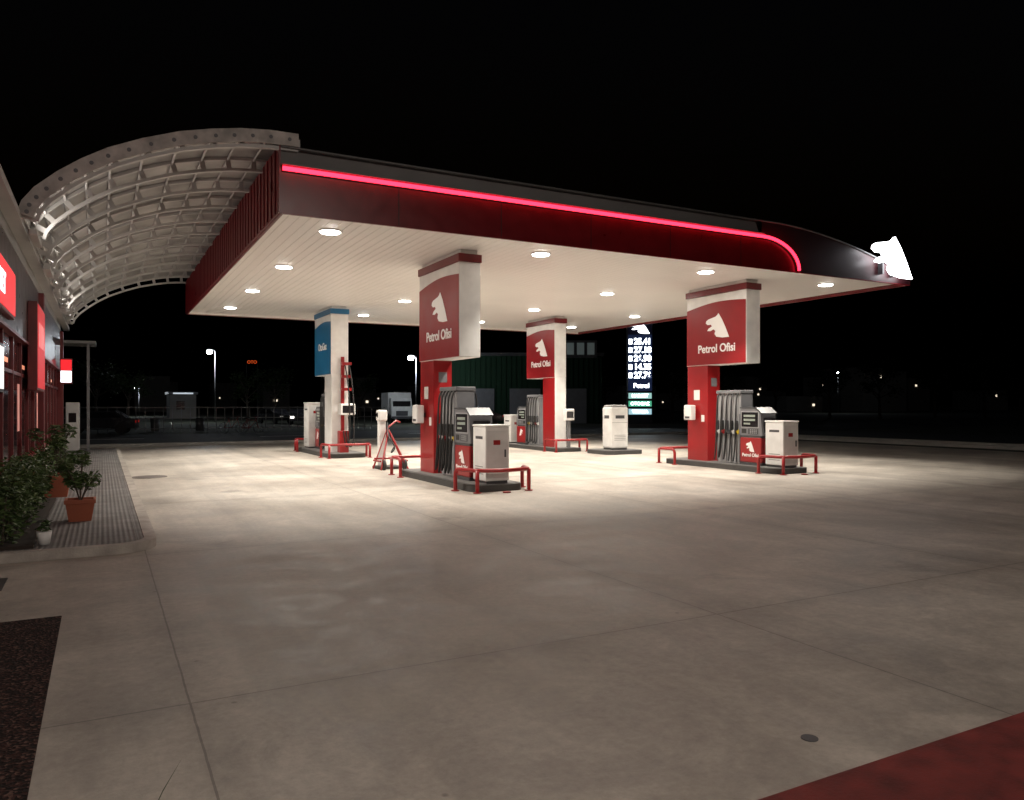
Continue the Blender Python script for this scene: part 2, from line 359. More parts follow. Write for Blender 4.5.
bm=bmesh.new()
for k in range(17):
    x_,z_=lerp(q,(k+.5)/17)
    g_=bmesh.ops.create_cone(bm,cap_ends=True,segments=14,radius1=.032,radius2=.032,depth=.012)
    bmesh.ops.rotate(bm,verts=g_['verts'],matrix=Matrix.Rotation(rad(90),3,'X')); bmesh.ops.translate(bm,verts=g_['verts'],vec=(x_,VY0-.118,z_))
bmobj('plate_bolts',bm,vt,mgrey)
boxes('eaves_gutter',[(-1.30,-1.10,0,34,4.64,4.76)],steel,vt)
for i in range(5):  # concealed uplights added to brighten the vault underside
    y=15.2+i*3.6
    box('added_uplight_housing',(-1.05,-.93,y-.6,y+.6,4.56,4.64),steel,vt)
    ld=D.lights.new('added_uplight','AREA'); ld.shape='RECTANGLE'; ld.size=.08; ld.size_y=1.1; ld.energy=20; ld.color=(1,.92,.85)
    lo=D.objects.new('added_uplight',ld); col.objects.link(lo); lo.location=(-.92,y,4.68); lo.rotation_euler=Vector((1,0,.5)).to_track_quat('-Z','Y').to_euler(); lo.parent=vt

# ---------------------------------------------------------------- shop building
sh=empty('station_shop_building')
WX=-1.35; YA,YB=-8,32
facade=pmat('facade_panel',(.04,.014,.014),.3,var=.2)
box('body',(-10,WX-.15,YA,YB,0,4.6),wallm,sh)
box('plinth_wall',(WX-.15,WX,8,YB,0,.68),pmat('plinth_render',(.5,.48,.45),.8,bump=.2),sh)
box('sill',(WX-.15,WX+.05,8,YB,.681,.75),red,sh,bev=.01)
gl=[];fr=[]
y=YA
while y<YB-.1:
    fr.append((WX-.148,WX-.02,y,y+.06,.751,3.05)); gl.append((WX-.12,WX-.06,y+.06,min(YB,y+1.6),.751,3.05)); y+=1.6
boxes('window_frames',fr,dullred,sh,bev=.008)
boxes('window_transom',[(WX-.055,WX-.03,YA,YB,2.35,2.41)],dullred,sh)
boxes('window_glass',gl,wglass,sh)
# warm lit strips / posters seen in the windows
boxes('interior_lights',[(WX-.058,WX-.056,9.9+1.6*k,10.7+1.6*k,2.52,2.60) for k in range(1,12,2)],emat('interior_warm',(1,.35,.2),.8),sh)
boxes('window_posters',[(WX-.058,WX-.055,17.2,17.9,1.3,2.2),(WX-.058,WX-.055,22.1,22.8,1.2,2.1)],emat('poster_dim',(.8,.35,.3),.25),sh)
box('fascia_band',(WX-.149,WX+.03,YA,YB,3.051,4.45),facade,sh)
box('fascia_trim',(WX-.12,WX+.06,YA,YB,3.00,3.05),dullred,sh)
box('parapet',(-10,WX+.04,YA,YB,4.451,4.86),pmat('parapet_metal',(.30,.29,.28),.5),sh)
box('end_pilaster',(WX-.2,WX+.12,YB-.001,YB+.4,0,4.44),dullred,sh)
box('mid_pilaster',(WX+.021,WX+.14,21.2,21.6,.0,4.44),dullred,sh)
s1=empty('lit_shop_sign')
box('case',(WX+.031,WX+.13,10.6,14.5,3.15,3.90),dullred,s1,bev=.01)
box('face',(WX+.131,WX+.14,10.65,14.45,3.2,3.85),signr,s1)
text('lettering','MARKET',.42,(WX+.145,12.2,3.5),(rad(90),0,rad(90)),signw,s1)
s2=empty('lit_banner_sign')
box('case',(WX+.031,WX+.20,18.2,20.4,2.1,3.9),dullred,s2,bev=.01)
box('side_face',(WX+.201,WX+.21,18.25,20.35,2.15,3.85),emat('dim_red_glow',(1,.02,.03),.25),s2)
boxes('lit_letters',[(WX+.211,WX+.214,18.5+k*.42,18.8+k*.42,3.0,3.5) for k in range(4)],emat('banner_letters',(1,.25,.25),.6),s2)
s3=empty('lit_window_poster')
box('frame',(WX-.05,WX-.01,12.9,14.4,2.0,2.75),dgrey,s3); box('face',(WX-.009,WX-.003,12.95,14.35,2.05,2.7),emat('poster_glow',(.95,.9,.88),1.0),s3)
s4=empty('projecting_door_sign')
box('case',(WX+.13,WX+.48,29.4,29.55,2.5,3.35),dullred,s4,bev=.01); box('face',(WX+.15,WX+.46,29.385,29.399,2.95,3.3),signr,s4); box('white_face',(WX+.15,WX+.46,29.385,29.399,2.55,2.93),signw,s4)
kf=empty('atm_kiosk')
box('body',(-1.2,-.75,33.2,34.2,0,1.9),doorw,kf,bev=.03); box('screen',(-1.1,-.85,33.185,33.199,1.15,1.5),glass,kf); box('roof',(-1.6,-.2,32.8,34.6,4.1,4.2),mgrey,kf); boxes('post',[(-.5,-.42,34.3,34.38,0,4.1),(-.5,-.42,33.0,33.08,0,4.1)],mgrey,kf)
for y in (-4,1):
    fx=empty('eaves_lamp') ; box('housing',(WX+.06,WX+.30,y-.15,y+.15,4.45,4.52),white,fx); box('lens',(WX+.08,WX+.28,y-.13,y+.13,4.44,4.449),emat('eaves_glow',(1,.9,.8),4),fx)
    ld=D.lights.new('lamp','AREA'); ld.energy=60; ld.color=(1,.90,.80); ld.size=.25; lo=D.objects.new('lamp',ld); col.objects.link(lo); lo.location=(WX+.35,y,4.4); lo.rotation_euler=(0,rad(-15),0); lo.parent=fx

# ---------------------------------------------------------------- columns & pumps
def column(x,ya,yb,near,face,capm,body,shaftm,w=.52,zb=2.88):
    c=empty('canopy_column')
    sy=(yb-.9,yb) if near else (ya,ya+.95)
    if near:
        box('shaft',(x+.02,x+w-.02,sy[0]+.01,sy[1]-.01,.1,zb),shaftm,c,bev=.015)
        boxes('stickers',[(x+.012,x+.019,yb-.55,yb-.30,1.95,2.25),(x+.012,x+.019,yb-.75,yb-.62,1.3,1.5)],white,c)
        boxes('shaft_end_sticker',[(x+.15,x+.37,sy[0]+.002,sy[0]+.009,2.35,2.6)],mgrey,c)
    else:
        box('shaft',(x+.02,x+w-.001,sy[0]+.001,sy[1]-.01,.1,zb),white,c,bev=.015)
        if shaftm is not white: box('shaft_side_panel',(x+.008,x+.019,sy[0]+.03,sy[1]-.03,.15,zb-.01),shaftm,c)
    box('sign_box',(x,x+w,ya,yb,zb,5.02),body,c,bev=.012)
    box('cap',(x-.03,x+w+.03,ya-.03,yb+.03,5.021,5.20),capm,c,bev=.01)
    box('cap_neck',(x+.05,x+w-.05,ya+.05,yb-.05,5.2,5.3),body,c)
    for sx in (x-.006,x+w+.006):
        n=16; bm=bmesh.new(); A=[];B=[]
        for i in range(n+1):
            t=i/n; yy=ya+.012+(yb-ya-.024)*t; zt=4.74-.10*t+.10*math.sin(t*math.pi)
            A.append(bm.verts.new((sx,yy,zb+.015))); B.append(bm.verts.new((sx,yy,zt)))
        for i in range(n): bm.faces.new((A[i],A[i+1],B[i+1],B[i]))
        bmesh.ops.recalc_face_normals(bm,faces=bm.faces); bmobj('sign_face',bm,c,face)
    ym=(ya+yb)/2
    if face is redpanel:
        wolf('logo',.95,(x-.012,ym-.1,4.10),ROT_MX,whitesign,c,h=.72,thick=.004)
        text('lettering','Petrol Ofisi',.33,(x-.014,ym-.05,3.44),ROT_MX,whitesign,c)
    else:
        text('lettering','OtoGaz',.36,(x-.014,ym,3.9),ROT_MX,whitesign,c); 
    return c
def rail(pts,r=.042):
    e=empty('guard_rail'); top=[(a,b,.46) for a,b in pts]
    path=[(pts[0][0],pts[0][1],.02)]+top+[(pts[-1][0],pts[-1][1],.02)]
    tube('tube',roundpath(path,.14),r,red,e)
    for a,b in (pts[1:-1] if len(pts)<5 else (pts[1],pts[3])): cyl('foot',(a,b,.23),r,.46,red,e,12)
    for a,b in pts: cyl('foot_plate',(a,b,.012),.085,.02,red,e,16)
    return e
def island(x0,x1,y0,y1):
    e=empty('pump_island'); cx=(x0+x1)/2; pr=[]
    n=10; ri=.3
    for cx_,cy_,a0 in ((x1-ri,y0+ri,-90),(x1-ri,y1-ri,0),(x0+ri,y1-ri,90),(x0+ri,y0+ri,180)):
        for k in range(n+1):
            a=rad(a0+90*k/n); pr.append((cx_+ri*math.cos(a),cy_+ri*math.sin(a)))
    prism('kerb_base',pr,0,.14,islandm,e,'XY')
    pr2=[(cx+(a-cx)*.86,(y0+y1)/2+(b-(y0+y1)/2)*.95) for a,b in pr]
    prism('top_surface',pr2,.141,.148,pmat('island_top',(.14,.135,.13),.7,scale=5,var=.3),e,'XY')
def dispenser(cx,y,s=1):
    e=empty('fuel_dispenser',(cx,y,0)); e.scale=(1,s,1)
    box('plinth',(-.30,.30,-.62,.18,.14,.22),dgrey,e)
    box('lower_cabinet',(-.29,.29,-.60,.18,.22,.90),red,e,bev=.02)
    box('side_frame',(-.305,.305,.181,.20,.2,1.55),mgrey,e)
    box('waist',(-.27,.27,-.57,.17,.901,.96),dgrey,e)
    prism('head',[(-.64,.96),(.18,.96),(.18,1.70),(-.38,1.70),(-.56,1.56)],-.28,.28,mgrey,e,'YZ')
    prism('head_cap',[(-.58,1.565),(-.39,1.705),(.19,1.705),(.19,1.74),(-.41,1.74),(-.62,1.58)],-.29,.29,dgrey,e,'YZ')
    for sx in (-1,1):
        f=lambda a,b:(min(sx*a,sx*b),max(sx*a,sx*b))
        box('display_bezel',(*f(.2805,.284),-.52,.15,1.17,1.63),lgrey,e)
        box('display',(*f(.285,.290),-.48,.12,1.20,1.60),glass,e)
        boxes('display_rows',[(*f(.291,.293),-.38,.04,1.47,1.53),(*f(.291,.293),-.38,.04,1.36,1.42),(*f(.291,.293),-.2,.04,1.26,1.31)],lcd,e)
        box('keypad',(*f(.281,.288),-.48,-.12,1.00,1.15),dgrey,e)
        boxes('keys',[(*f(.289,.291),-.44+.07*i,-.40+.07*i,1.02+.042*j,1.045+.042*j) for i in range(4) for j in range(3)],lgrey,e)
        box('card_slot',(*f(.281,.288),-.05,.12,1.02,1.14),black,e)
        if sx<0:
            wolf('logo',.30,(-.296,-.21,.66),ROT_MX if s>0 else (rad(90),0,rad(-90)),whitesign,e,thick=.004)
            if s>0: text('lettering','Petrol Ofisi',.13,(-.296,-.21,.42),ROT_MX,whitesign,e)
    box('front_panel',(-.27,.27,-.606,-.601,.26,.86),red,e); box('front_screen',(-.2,.2,-.645,-.60,1.05,1.45),glass,e)
    box('hose_tower',(-.20,.20,.22,1.16,.14,2.12),lgrey,e,bev=.03)
    boxes('tower_ribs',[(-.215,.215,.22+k*.188-.012,.22+k*.188+.012,.2,2.10) for k in range(6)],mgrey,e)
    box('hose_tower_top',(-.25,.25,.20,1.18,2.121,2.22),mgrey,e,bev=.02)
    for sx in (-1,1):
        f=lambda a,b:(min(sx*a,sx*b),max(sx*a,sx*b))
        for i in range(5):
            yy=.30+i*.188; j_=random.uniform(-.05,.05)
            pts=[(sx*.22,yy,2.12),(sx*.30,yy,2.10),(sx*.33,yy+.01,1.6),(sx*.35,yy+.03+j_*.4,.7),(sx*.38,yy+.05+j_*.5,.33+j_),(sx*.36,yy+.08,.24+j_),(sx*.31,yy+.08,.42),(sx*.29,yy+.06,.85),(sx*.28,yy+.04,1.02)]
            tube('hose',pts,.020,black,e,smooth=True)
            boxes('nozzle',[(*f(.225,.30),yy+.005,yy+.075,1.08,1.36)],black if i%2 else dgrey,e,bev=.015)
            boxes('nozzle_boot',[(*f(.216,.26),yy-.02,yy+.10,.98,1.10)],(yellow,white,dgrey,red,white)[i],e,bev=.008)
    return e
def cabinet(cx,y,h=1.38,w=.56,d=.62,name='service_cabinet'):
    e=empty(name,(cx,y,0))
    box('body',(-w/2,w/2,-d/2,d/2,.2,h-.04),white,e,bev=.02); box('lid',(-w/2-.015,w/2+.015,-d/2-.015,d/2+.015,h-.038,h),white,e,bev=.012)
    box('plinth',(-w/2+.03,w/2-.03,-d/2+.03,d/2-.03,.14,.2),dgrey,e)
    for s in (-1,1):
        a,b=s*(d/2+.001),s*(d/2+.006); box('door',(-w/2+.04,w/2-.04,min(a,b),max(a,b),.26,h-.12),doorw,e)
    boxes('handle',[(w/2-.12,w/2-.09,-d/2-.03,-d/2-.007,.7,.86)],dgrey,e)
    boxes('side_slot',[(-w/2-.004,-w/2-.001,-d/2+.14,d/2-.14,h-.30,h-.24)],dgrey,e)
    boxes('vents',[(-w/2-.004,-w/2-.001,-d/2+.12,d/2-.12,.34+k*.05,.355+k*.05) for k in range(4)],mgrey,e)
    boxes('label',[(-.1,.06,-d/2-.009,-d/2-.0065,h-.42,h-.32)],red,e)
    return e
def bin_(cx,y):
    e=empty('paper_towel_box',(cx,y,0)); box('box',(-.10,.10,-.16,.16,1.35,1.80),white,e,bev=.03); box('slot',(-.105,-.101,-.1,.1,1.4,1.46),dgrey,e); box('bracket',(.10,.17,-.05,.05,1.5,1.6),dgrey,e)

for cx,zb in ((7.33,2.88),(16.02,2.97)):
    x=cx-.28; 
    column(x,15.7,18.15,True,redpanel,darkred,white,red,zb=zb)
    island(cx-.62,cx+.62,14.25,18.9)
    dispenser(cx,15.75)
    cabinet(cx+.02,14.72)
    rail([(cx-.8,14.75),(cx-.60,14.1),(cx+.0,13.95),(cx+.60,14.1),(cx+.8,14.75)])
    rail([(cx-.8,18.1),(cx-.75,18.9),(cx+.75,18.9),(cx+.8,18.1)])
    bin_(cx-.43,17.85)
cx=15.90; column(cx-.28,25.7,27.95,False,redpanel,darkred,white,red)
island(cx-.62,cx+.62,25.0,30.0); dispenser(cx,28.2,-1); cabinet(cx-.05,29.6)
rail([(cx-.8,25.6),(cx-.7,24.9),(cx+.7,24.9),(cx+.8,25.6)]); rail([(cx-.8,29.6),(cx-.7,30.3),(cx+.7,30.3),(cx+.8,29.6)])
e=empty('card_reader_box',(cx+.1,25.3,0)); box('stand',(-.06,.06,-.06,.06,.14,1.2),mgrey,e,bev=.01); box('head',(-.2,.2,-.12,.1,1.2,1.65),white,e,bev=.03); box('screen',(-.15,.15,-.126,-.121,1.3,1.55),glass,e)
cx=7.40; column(cx-.3,26.8,29.1,False,blue,blue,white,white,w=.62)
island(cx-.65,cx+.65,25.6,30.6)
rail([(cx-.8,26.2),(cx-.7,25.5),(cx+.7,25.5),(cx+.8,26.2)]); rail([(cx-.8,29.8),(cx-.7,30.6),(cx+.7,30.6),(cx+.8,29.8)])
e=empty('autogas_dispenser',(cx,26.35,0))
box('back_plate',(.02,.14,.30,.36,.14,3.5),red,e,bev=.01); 
boxes('bracket',[(.0,.34,.1,.3,3.2,3.3),(.0,.34,.1,.3,2.75,2.85),(.0,.34,.1,.3,2.3,2.4)],red,e)
box('display_head',(-.1,.42,-.1,.28,1.45,1.85),white,e,bev=.03); box('screen',(-.04,.36,-.106,-.101,1.52,1.78),glass,e)
box('lower_cabinet',(-.12,.2,-.05,.29,.14,.9),red,e,bev=.02)
for i in range(2):
    tube('hose',[(.10+.15*i,.1,3.2),(.17+.15*i,-.1,2.6),(.22+.15*i,-.12,1.2),(.2+.15*i,-.1,.4),(.05+.1*i,-.1,.3),(0+.1*i,-.08,.9)],.022,black,e,smooth=True)
cabinet(cx-.15,29.9,1.9,.6,.7)
dispenser(cx+.1,28.9,-1)

island(16.0,17.7,22.7,24.2)
e=empty('payment_terminal_cabinet',(16.85,23.4,0))
box('body',(-.38,.38,-.3,.3,.2,1.72),white,e,bev=.06); box('plinth',(-.34,.34,-.26,.26,.14,.2),dgrey,e); box('top_cap',(-.34,.34,-.26,.26,1.721,1.80),lgrey,e,bev=.03)
boxes('label',[(-.386,-.381,-.15,.15,1.3,1.42)],dgrey,e); boxes('front_label',[(-.2,.2,-.306,-.301,1.3,1.42)],dgrey,e); boxes('slots',[(-.25,.25,-.306,-.301,.5+k*.06,.515+k*.06) for k in range(4)],mgrey,e); boxes('door_gap',[(-.36,.36,-.3045,-.301,1.15,1.16)],mgrey,e)

e=empty('tyre_air_station',(7.15,20.9,0))
box('base',(-.35,.35,-.3,.3,0,.08),islandm,e,bev=.02)
box('post',(-.22,-.02,.05,.25,.08,1.60),white,e,bev=.03); box('gauge_head',(-.25,.01,-.0,.28,1.35,1.66),white,e,bev=.04); cyl('gauge',(-.255,.14,1.52),.07,.01,glass,e,16,'X')
tube('red_frame',[[(-.45,-.1,.02),(0,0,1.15),(.45,-.25,.02)],[(-.40,-.65,.02),(0,-.1,1.1)],[(.35,-.75,.02),(0,-.1,1.1)],[(-.42,-.1,.3),(.42,-.25,.3)],[(-.43,-.1,.25),(-.4,-.6,.25)],[(.43,-.25,.25),(.35,-.65,.25)],[(0,0,1.15),(.3,.1,1.35),(.42,.1,1.3)]],.026,red,e)
tube('hose',[(0,.0,1.3),(-.1,-.3,.9),(.1,-.5,.6),(-.1,-.4,.4),(.15,-.3,.7)],.018,black,e,smooth=True)
for sx in (-1,1): cyl('wheel',(sx*.3,-.6,.14),.14,.06,black,e,18,'X')

# ---------------------------------------------------------------- plants
def leaves(name,parent,centers,n,size,mat,flat=.5):
    bm=bmesh.new()
    for _ in range(n):
        c,r=random.choice(centers)
        v=Vector([random.gauss(0,1) for _ in range(3)]).normalized()*(random.random()**.4)
        p=Vector(c)+Vector((v.x*r[0],v.y*r[1],v.z*r[2]))
        s=size*random.uniform(.6,1.3)
        m=Matrix.Rotation(random.uniform(0,6.28),3,'Z')@Matrix.Rotation(random.uniform(-1.2,1.2),3,'X')@Matrix.Rotation(random.uniform(-.8,.8),3,'Y')
        q=[Vector((-s*.5,0,0)),Vector((-.05*s,-s*flat*.5,.06*s)),Vector((s*.6,0,-.06*s)),Vector((-.05*s,s*flat*.5,.06*s))]
        bm.faces.new([bm.verts.new(p+m@a) for a in q])
    return bmobj(name,bm,parent,mat)
b_=empty('hedge_bush')
cs=[]
for i in range(18):
    yy=10.9+i*.28; cs.append(((-1.0+random.uniform(-.1,.1),yy,.56+random.uniform(-.1,.2)),(.27,.30,.38+random.uniform(-.1,.12))))
leaves('foliage',b_,cs,7500,.07,leafm)
tube('stems',[[(-1.05,10.9+i*.45,.1),(-1.05+random.uniform(-.1,.1),10.95+i*.45,.7)] for i in range(11)],.012,bark,b_)
box('bed_soil',(-1.34,-.72,10.7,16.0,.10,.14),soil,b_)
def potted(x,y,sz=1,n=520,fs=1):
    e=empty('potted_plant',(x,y,.1)); w=.21*sz
    bm=bmesh.new(); rings=[]
    for a,z in ((.78,0),(1,.30),(1.1,.30),(1.1,.36),(.92,.36),(.9,.31)):
        rings.append([bm.verts.new((cx_*w*a,cy_*w*a,z*sz)) for cx_,cy_ in ((-1,-1),(1,-1),(1,1),(-1,1))])
    for i in range(5):
        for j in range(4): bm.faces.new((rings[i][j],rings[i][(j+1)%4],rings[i+1][(j+1)%4],rings[i+1][j]))
    bm.faces.new(rings[0][::-1]); bmobj('pot',bm,e,terracotta)
    box('soil',(-w*.9,w*.9,-w*.9,w*.9,.25*sz,.31*sz),soil,e)
    st=[];cc=[]
    for i in range(10):
        a=random.uniform(0,6.28); r=random.uniform(.05,.3)*sz*fs; z=random.uniform(.5,.92)*sz*fs
        st.append([(0,0,.3*sz),(r*.4*math.cos(a),r*.4*math.sin(a),z*.7),(r*math.cos(a),r*math.sin(a),z)]); cc.append(((r*math.cos(a),r*math.sin(a),z),(.13*sz,.13*sz,.13*sz)))
    tube('stems',st,.008,bark,e); leaves('foliage',e,cc,n,.11*sz,leafm,.4)
potted(-.28,13.0,.88,620,1.15)
potted(-.75,16.6,1.1,500,1.2); potted(-.75,18.2,.9)
e=empty('white_flower_pot',(-.62,10.95,.1)); cyl('pot',(0,0,.08),.06,.16,white,e,18,r2=.085); leaves('foliage',e,[((0,0,.22),(.09,.09,.09))],60,.07,leafm)
e=empty('spiky_potted_plant',(.03,2.22,0)); cyl('pot',(0,0,.16),.13,.32,terracotta,e,24,r2=.17)
bm=bmesh.new()
for i in range(11):
    a=i*2.4; ln=random.uniform(.28,.40) if i else .66; le=.16 if i<3 else .35
    d=Vector((math.cos(a),math.sin(a),0)); s=d.cross(Vector((0,0,1))); pv_=None
    for k in range(7):
        t=k/6; p=Vector((0,0,.3))+d*(le*t*t)+Vector((0,0,ln*(t-.15*t*t))); wd=.016*(1-t)**.7
        cur=(bm.verts.new(p-s*wd),bm.verts.new(p+s*wd))
        if pv_: bm.faces.new((pv_[0],pv_[1],cur[1],cur[0]))
        pv_=cur
bmobj('leaves',bm,e,leafm)

# ---------------------------------------------------------------- background
def tree_mesh(seed,h=6):
    random.seed(seed); bm=bmesh.new()
    def limb(a,b,r0,r1):
        a,b=Vector(a),Vector(b); z=(b-a).normalized(); x=z.orthogonal().normalized(); y=z.cross(x); R=[]
        for p,r in ((a,r0),(b,r1)): R.append([bm.verts.new(p+x*r*math.cos(t*math.pi/3)+y*r*math.sin(t*math.pi/3)) for t in range(6)])
        for i in range(6): bm.faces.new((R[0][i],R[0][(i+1)%6],R[1][(i+1)%6],R[1][i]))
    limb((0,0,0),(.1,0,h*.4),.16,.1); cs=[]
    for i in range(11):
        a=i*2.4; st=Vector((.1,0,h*(.3+.03*i))); en=st+Vector((math.cos(a)*h*.26*random.uniform(.5,1.1),math.sin(a)*h*.26*random.uniform(.5,1.1),h*random.uniform(.1,.38)))
        limb(st,en,.06,.02); cs.append((en,(h*.11,h*.11,h*.09)))
    nb=len(bm.faces)
    for _ in range(1700):
        c,r=random.choice(cs); v=Vector([random.gauss(0,.6) for _ in range(3)]); p=c+Vector((v.x*r[0],v.y*r[1],v.z*r[2])); s=.24*random.uniform(.6,1.4)
        m=Matrix.Rotation(random.uniform(0,6.28),3,'Z')@Matrix.Rotation(random.uniform(-1.4,1.4),3,'X')
        bm.faces.new([bm.verts.new(p+m@Vector(q)) for q in ((-s*.5,0,0),(0,-s*.3,0),(s*.5,0,0),(0,s*.3,0))])
    me=D.meshes.new('tree'); bm.to_mesh(me); bm.free(); me.materials.append(bark); me.materials.append(treeleaf)
    for i,p in enumerate(me.polygons):
        if i>=nb: p.material_index=1
    return me
tms=[tree_mesh(s,6) for s in (3,5,9)]
random.seed(11)
def tree(px,d,s): 
    x,y=pix(px,0,d=d); o=D.objects.new('broadleaf_tree',random.choice(tms)); col.objects.link(o); o.location=(x,y,-.02); o.scale=(s,s,s*random.uniform(.9,1.1)); o.rotation_euler=(0,0,random.uniform(0,6))
for px,d,s in ((95,66,1.0),(128,92,1.1),(248,98,1.1),(275,102,1.2),(360,105,1.2),(440,100,1.2),(468,92,1.0),(605,90,1.1),(672,90,1.3),(720,100,1.3),(775,92,1.2),(830,105,1.4),(880,98,1.3),(935,110,1.4),(985,105,1.3),(1020,98,1.2),(18,60,1.1)): tree(px,d,s)
def lamp(px,py,d,power=300):
    x,y=pix(px,0,d=d); h=1.8+(405-py)*d/768
    e=empty('street_lamp',(x,y,0)); cyl('pole',(0,0,h/2),.07,h,mgrey,e,10,r2=.04)
    tube('arm',[(0,0,h-.1),(-.2,-.1,h+.12),(-.45,-.2,h+.1)],.03,mgrey,e)
    box('head',(-.80,-.35,-.33,-.07,h+.06,h+.16),dgrey,e,bev=.03)
    box('lens',(-.80,-.35,-.42,-.02,h-.28,h+.055),streetm,e,bev=.1)
    ld=D.lights.new('lamp','POINT'); ld.energy=power; ld.color=(.85,.93,1); ld.shadow_soft_size=.15; lo=D.objects.new('lamp',ld); col.objects.link(lo); lo.location=(-.57,-.5,h-.35); lo.parent=e
lamp(215,351,80,900); lamp(416,357,70,900); lamp(139,387,120,600); lamp(838,372,170,400)
def flood(x,y,h,tx,ty,p,colr,size=70):  # unseen pole lamp added behind the camera, stands in for building lights there
    e=empty('stand_in_floodlight',(x,y,0)); cyl('pole',(0,0,h/2),.1,h,steel,e,12,r2=.06); box('head',(-.3,.3,-.12,.12,h,h+.25),dgrey,e,bev=.03); 
    ld=D.lights.new('lamp','SPOT'); ld.energy=p; ld.color=colr; ld.spot_size=rad(size); ld.spot_blend=.9; ld.shadow_soft_size=.25; lo=D.objects.new('lamp',ld); col.objects.link(lo)
    lo.location=(0,.3,h+.1); dv=Vector((tx-x,ty-y-.3,-h)); lo.rotation_euler=dv.to_track_quat('-Z','Y').to_euler(); lo.parent=e
flood(6,-8,8,5,2.5,2900,(1,.87,.77),100)
f=empty('boundary_fence'); bs=[]
for i in range(60): bs.append((-14+i*.55,-13.96+i*.55,56,56.05,0,1.7))
bs+= [(-14,19,56.0,56.04,1.6,1.66),(-14,19,56.0,56.04,.9,.95),(-14,19,56.0,56.04,.2,.25)]
boxes('bars',bs,lgrey,f)
x,y=pix(183,0,d=100); hb=empty('distant_house'); box('walls',(x-1.6,x+1.6,y,y+5,0,3.2),wallm,hb); prism('roof',[(x-1.8,3.2),(x+1.8,3.2),(x+1.8,3.5),(x-1.8,3.5)],y-.3,y+5.3,mgrey,hb); box('window',(x-.8,x+.2,y-.02,y-.001,1.2,2.3),glass,hb); box('fascia_light',(x-1.2,x+1.2,y-.35,y-.301,3.22,3.4),emat('house_strip',(.8,.9,1),.6),hb)
x,y=pix(252,0,d=140); s=empty('distant_shop_sign'); text('lettering','OTO',.8,(x,y,9.6),(rad(90),0,-th),emat('orange_glow',(1,.12,.02),.5),s); boxes('legs',[(x-1,x-.9,y+.1,y+.2,0,9.2),(x+.9,x+1,y-.1,y,0,9.2)],dgrey,s)
x,y=pix(525,0,d=75); wh=empty('warehouse'); wh.location=(x,y,0); wh.rotation_euler=(0,0,-th)
box('walls',(-7.5,7.5,0,12,0,6.6),greenw,wh); box('eave',(-7.7,7.7,-.2,12.2,6.6,6.9),dgrey,wh); boxes('wall_ribs',[(-7.4+i*.5,-7.34+i*.5,-.05,-.001,0,6.55) for i in range(30)],greenw,wh)
boxes('shutters',[(-6,-3,-.08,-.051,0,3.4),(-1.5,1.5,-.08,-.051,0,3.4),(3,6,-.08,-.051,0,3.4)],mgrey,wh)
box('gable_sign',(3.9,7.0,-.3,-.1,6.4,8.1),dgrey,wh); boxes('sign_panels',[(4.05+k*1.0,4.75+k*1.0,-.32,-.301,6.7,7.85) for k in range(3)],emat('dull_panels',(.5,.6,.58),.05),wh)
x,y=pix(640,0,d=60); t=empty('price_totem_sign',(x,y,0)); t.rotation_euler=(0,0,-th)
box('body',(-1.0,1.0,0,.45,.3,8.4),pmat('navy_panel',(.01,.015,.03),.3),t,bev=.05); box('base',(-.8,.8,.05,.4,0,.3),dgrey,t)
box('blue_face',(-.93,.93,-.02,-.001,2.9,7.3),emat('blue_glow',(.03,.05,.14),.25),t)
box('top_face',(-.93,.93,-.02,-.001,7.35,8.35),emat('dark_top',(.02,.02,.05),.1),t); wolf('logo',1.5,(0,-.025,7.85),ROT_MY,emat('totem_white',(.9,.95,1),5),t,h=.95)
tw=emat('totem_digits',(.85,.93,1),6)
for i,sx in enumerate(('25.41','27.18','26.90','14.35','27.76')):
    text('price','%s'%sx,.66,(.20,-.03,6.75-i*.66),ROT_MY,tw,t,sx=.92,bold=.035); box('grade_label',(-.88,-.62,-.04,-.021,6.55-i*.66,6.95-i*.66),tw,t)
text('name','Petrol',.5,(.1,-.03,3.3),ROT_MY,tw,t)
for i,c in enumerate(((.45,.8,.75),(.10,.55,.32),(.5,.8,.9))):
    box('service_panel',(-.9,.9,-.04,-.021,2.3-i*.62,2.74-i*.62),emat('svc%d'%i,c,.75),t); text('service_text',('MARKET','OTOGAZ','YIKAMA')[i],.34,(0,-.045,2.52-i*.62),ROT_MY,tw,t)
x,y=pix(402,0,d=78); tr=empty('parked_truck',(x,y,0)); tr.rotation_euler=(0,0,-th+.3)
box('cargo_box',(-1.2,1.2,1.6,6.8,.9,3.1),white,tr,bev=.05); prism('cab',[(-.0,.5),(1.5,.5),(1.5,2.5),(.5,2.5),(.1,1.6)],-1.05,1.05,white,tr,'YZ'); 
box('windscreen',(-.9,.9,.12,.3,1.55,2.2),glass,tr,bev=.02); box('grille',(-.6,.6,-.03,-.001,.7,1.2),dgrey,tr); box('bumper',(-1.05,1.05,-.12,-.031,.4,.65),dgrey,tr); box('chassis',(-.5,.5,1.5,6.7,.5,.9),dgrey,tr)
for sx in (-1,1):
    for yy in (.8,5.3): cyl('wheel',(sx*.95,yy,.42),.42,.28,black,tr,20,'X')
    box('headlight',(sx*.85-.13,sx*.85+.13,-.05,-.001,.8,1.0),white,tr)
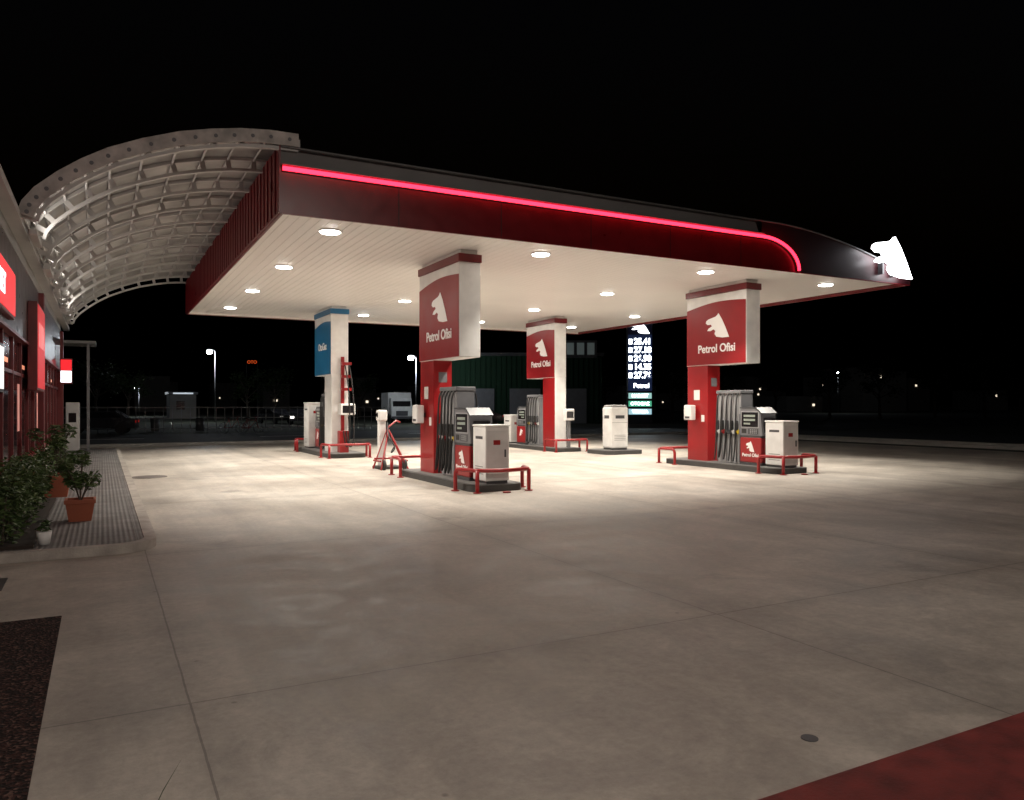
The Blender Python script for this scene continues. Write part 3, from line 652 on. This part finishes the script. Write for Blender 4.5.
def car(px,d,rot,lights=False):
    x,y=pix(px,0,d=d); c=empty('parked_car',(x,y,0)); c.rotation_euler=(0,0,rot)
    prism('body',[(-2.1,.35),(2.1,.35),(2.15,.75),(1.95,.95),(1.1,1.0),(.55,1.42),(-.95,1.45),(-1.6,1.0),(-2.1,.9)],-.85,.85,carm,c,'YZ')
    prism('side_glass',[(-1.35,1.02),(.95,1.02),(.45,1.36),(-.9,1.38)],-.862,.862,glass,c,'YZ')
    for sx in (-1,1):
        for yy in (-1.3,1.35): cyl('wheel',(sx*.78,yy,.33),.33,.2,black,c,18,'X')
        box('headlight',(sx*.6-.16,sx*.6+.16,2.15,2.19,.62,.76),emat('headlight',(1,.95,.85),10 if lights else .2),c)
        box('tail_light',(sx*.62-.16,sx*.62+.16,-2.13,-2.09,.7,.85),emat('tail',(1,.03,.02),1.5 if lights else .1),c)
car(300,72,rad(165),True); car(100,48,rad(80)); car(275,75,rad(200)); car(480,70,rad(60))
def bike(x,y,r):
    b=empty('parked_bicycle',(x,y,0)); b.rotation_euler=(0,0,r)
    for xx in (-.5,.52):
        tube('wheel',[(xx+.33*math.cos(a),0,.34+.33*math.sin(a)) for a in [k*math.pi/12 for k in range(24)]],.018,mgrey,b,cyclic=True,res=1)
        tube('spokes',[[(xx,0,.34),(xx+.32*math.cos(a),0,.34+.32*math.sin(a))] for a in [k*math.pi/4 for k in range(8)]],.004,steel,b,res=0)
    tube('frame',[[(-.5,0,.34),(-.05,0,.32),(.38,0,.82),(-.2,0,.82),(-.05,0,.32)],[(-.5,0,.34),(-.2,0,.82),(-.24,0,.95)],[(.52,0,.34),(.38,0,.82),(.36,0,1.0)],[(.36,-.25,1.03),(.36,0,1.0),(.36,.25,1.03)]],.018,red,b)
    box('saddle',(-.36,-.12,-.07,.07,.94,1.0),black,b,bev=.02)
x,y=pix(232,0,d=50); bike(x,y,.2); bike(x+1.2,y+.1,.4); x,y=pix(250,0,d=49); bike(x,y,-.3)
for px in (120,155,200): 
    x,y=pix(px,0,d=52); e=empty('litter_bin',(x,y,0)); cyl('body',(0,0,.45),.25,.8,mgrey,e,16,r2=.3); cyl('lid',(0,0,.9),.31,.08,dgrey,e,16,r2=.2)
tl=empty('distant_town_buildings'); random.seed(5)
bsx=[];wn=[]
for i in range(46):
    a=rad(random.uniform(-10,72)); d=random.uniform(210,420); x=d*math.sin(a); y=d*math.cos(a); w_=random.uniform(6,14); hh=random.uniform(4,13)
    bsx.append((x,x+w_,y,y+w_,0,hh))
    for k in range(random.choice((0,0,1,1,2))):
        xx=x+random.uniform(.5,w_-2); zz=random.uniform(1.5,hh-1.5) if hh>4 else 2; wn.append((xx,xx+random.uniform(.4,.9),y-.1,y-.01,zz,zz+.6))
wn_m=emat('window_glow',(1,.85,.65),1.4); wn_m.cycles.emission_sampling='NONE'
boxes('walls',bsx,wallm,tl); boxes('lit_windows',wn,wn_m,tl)
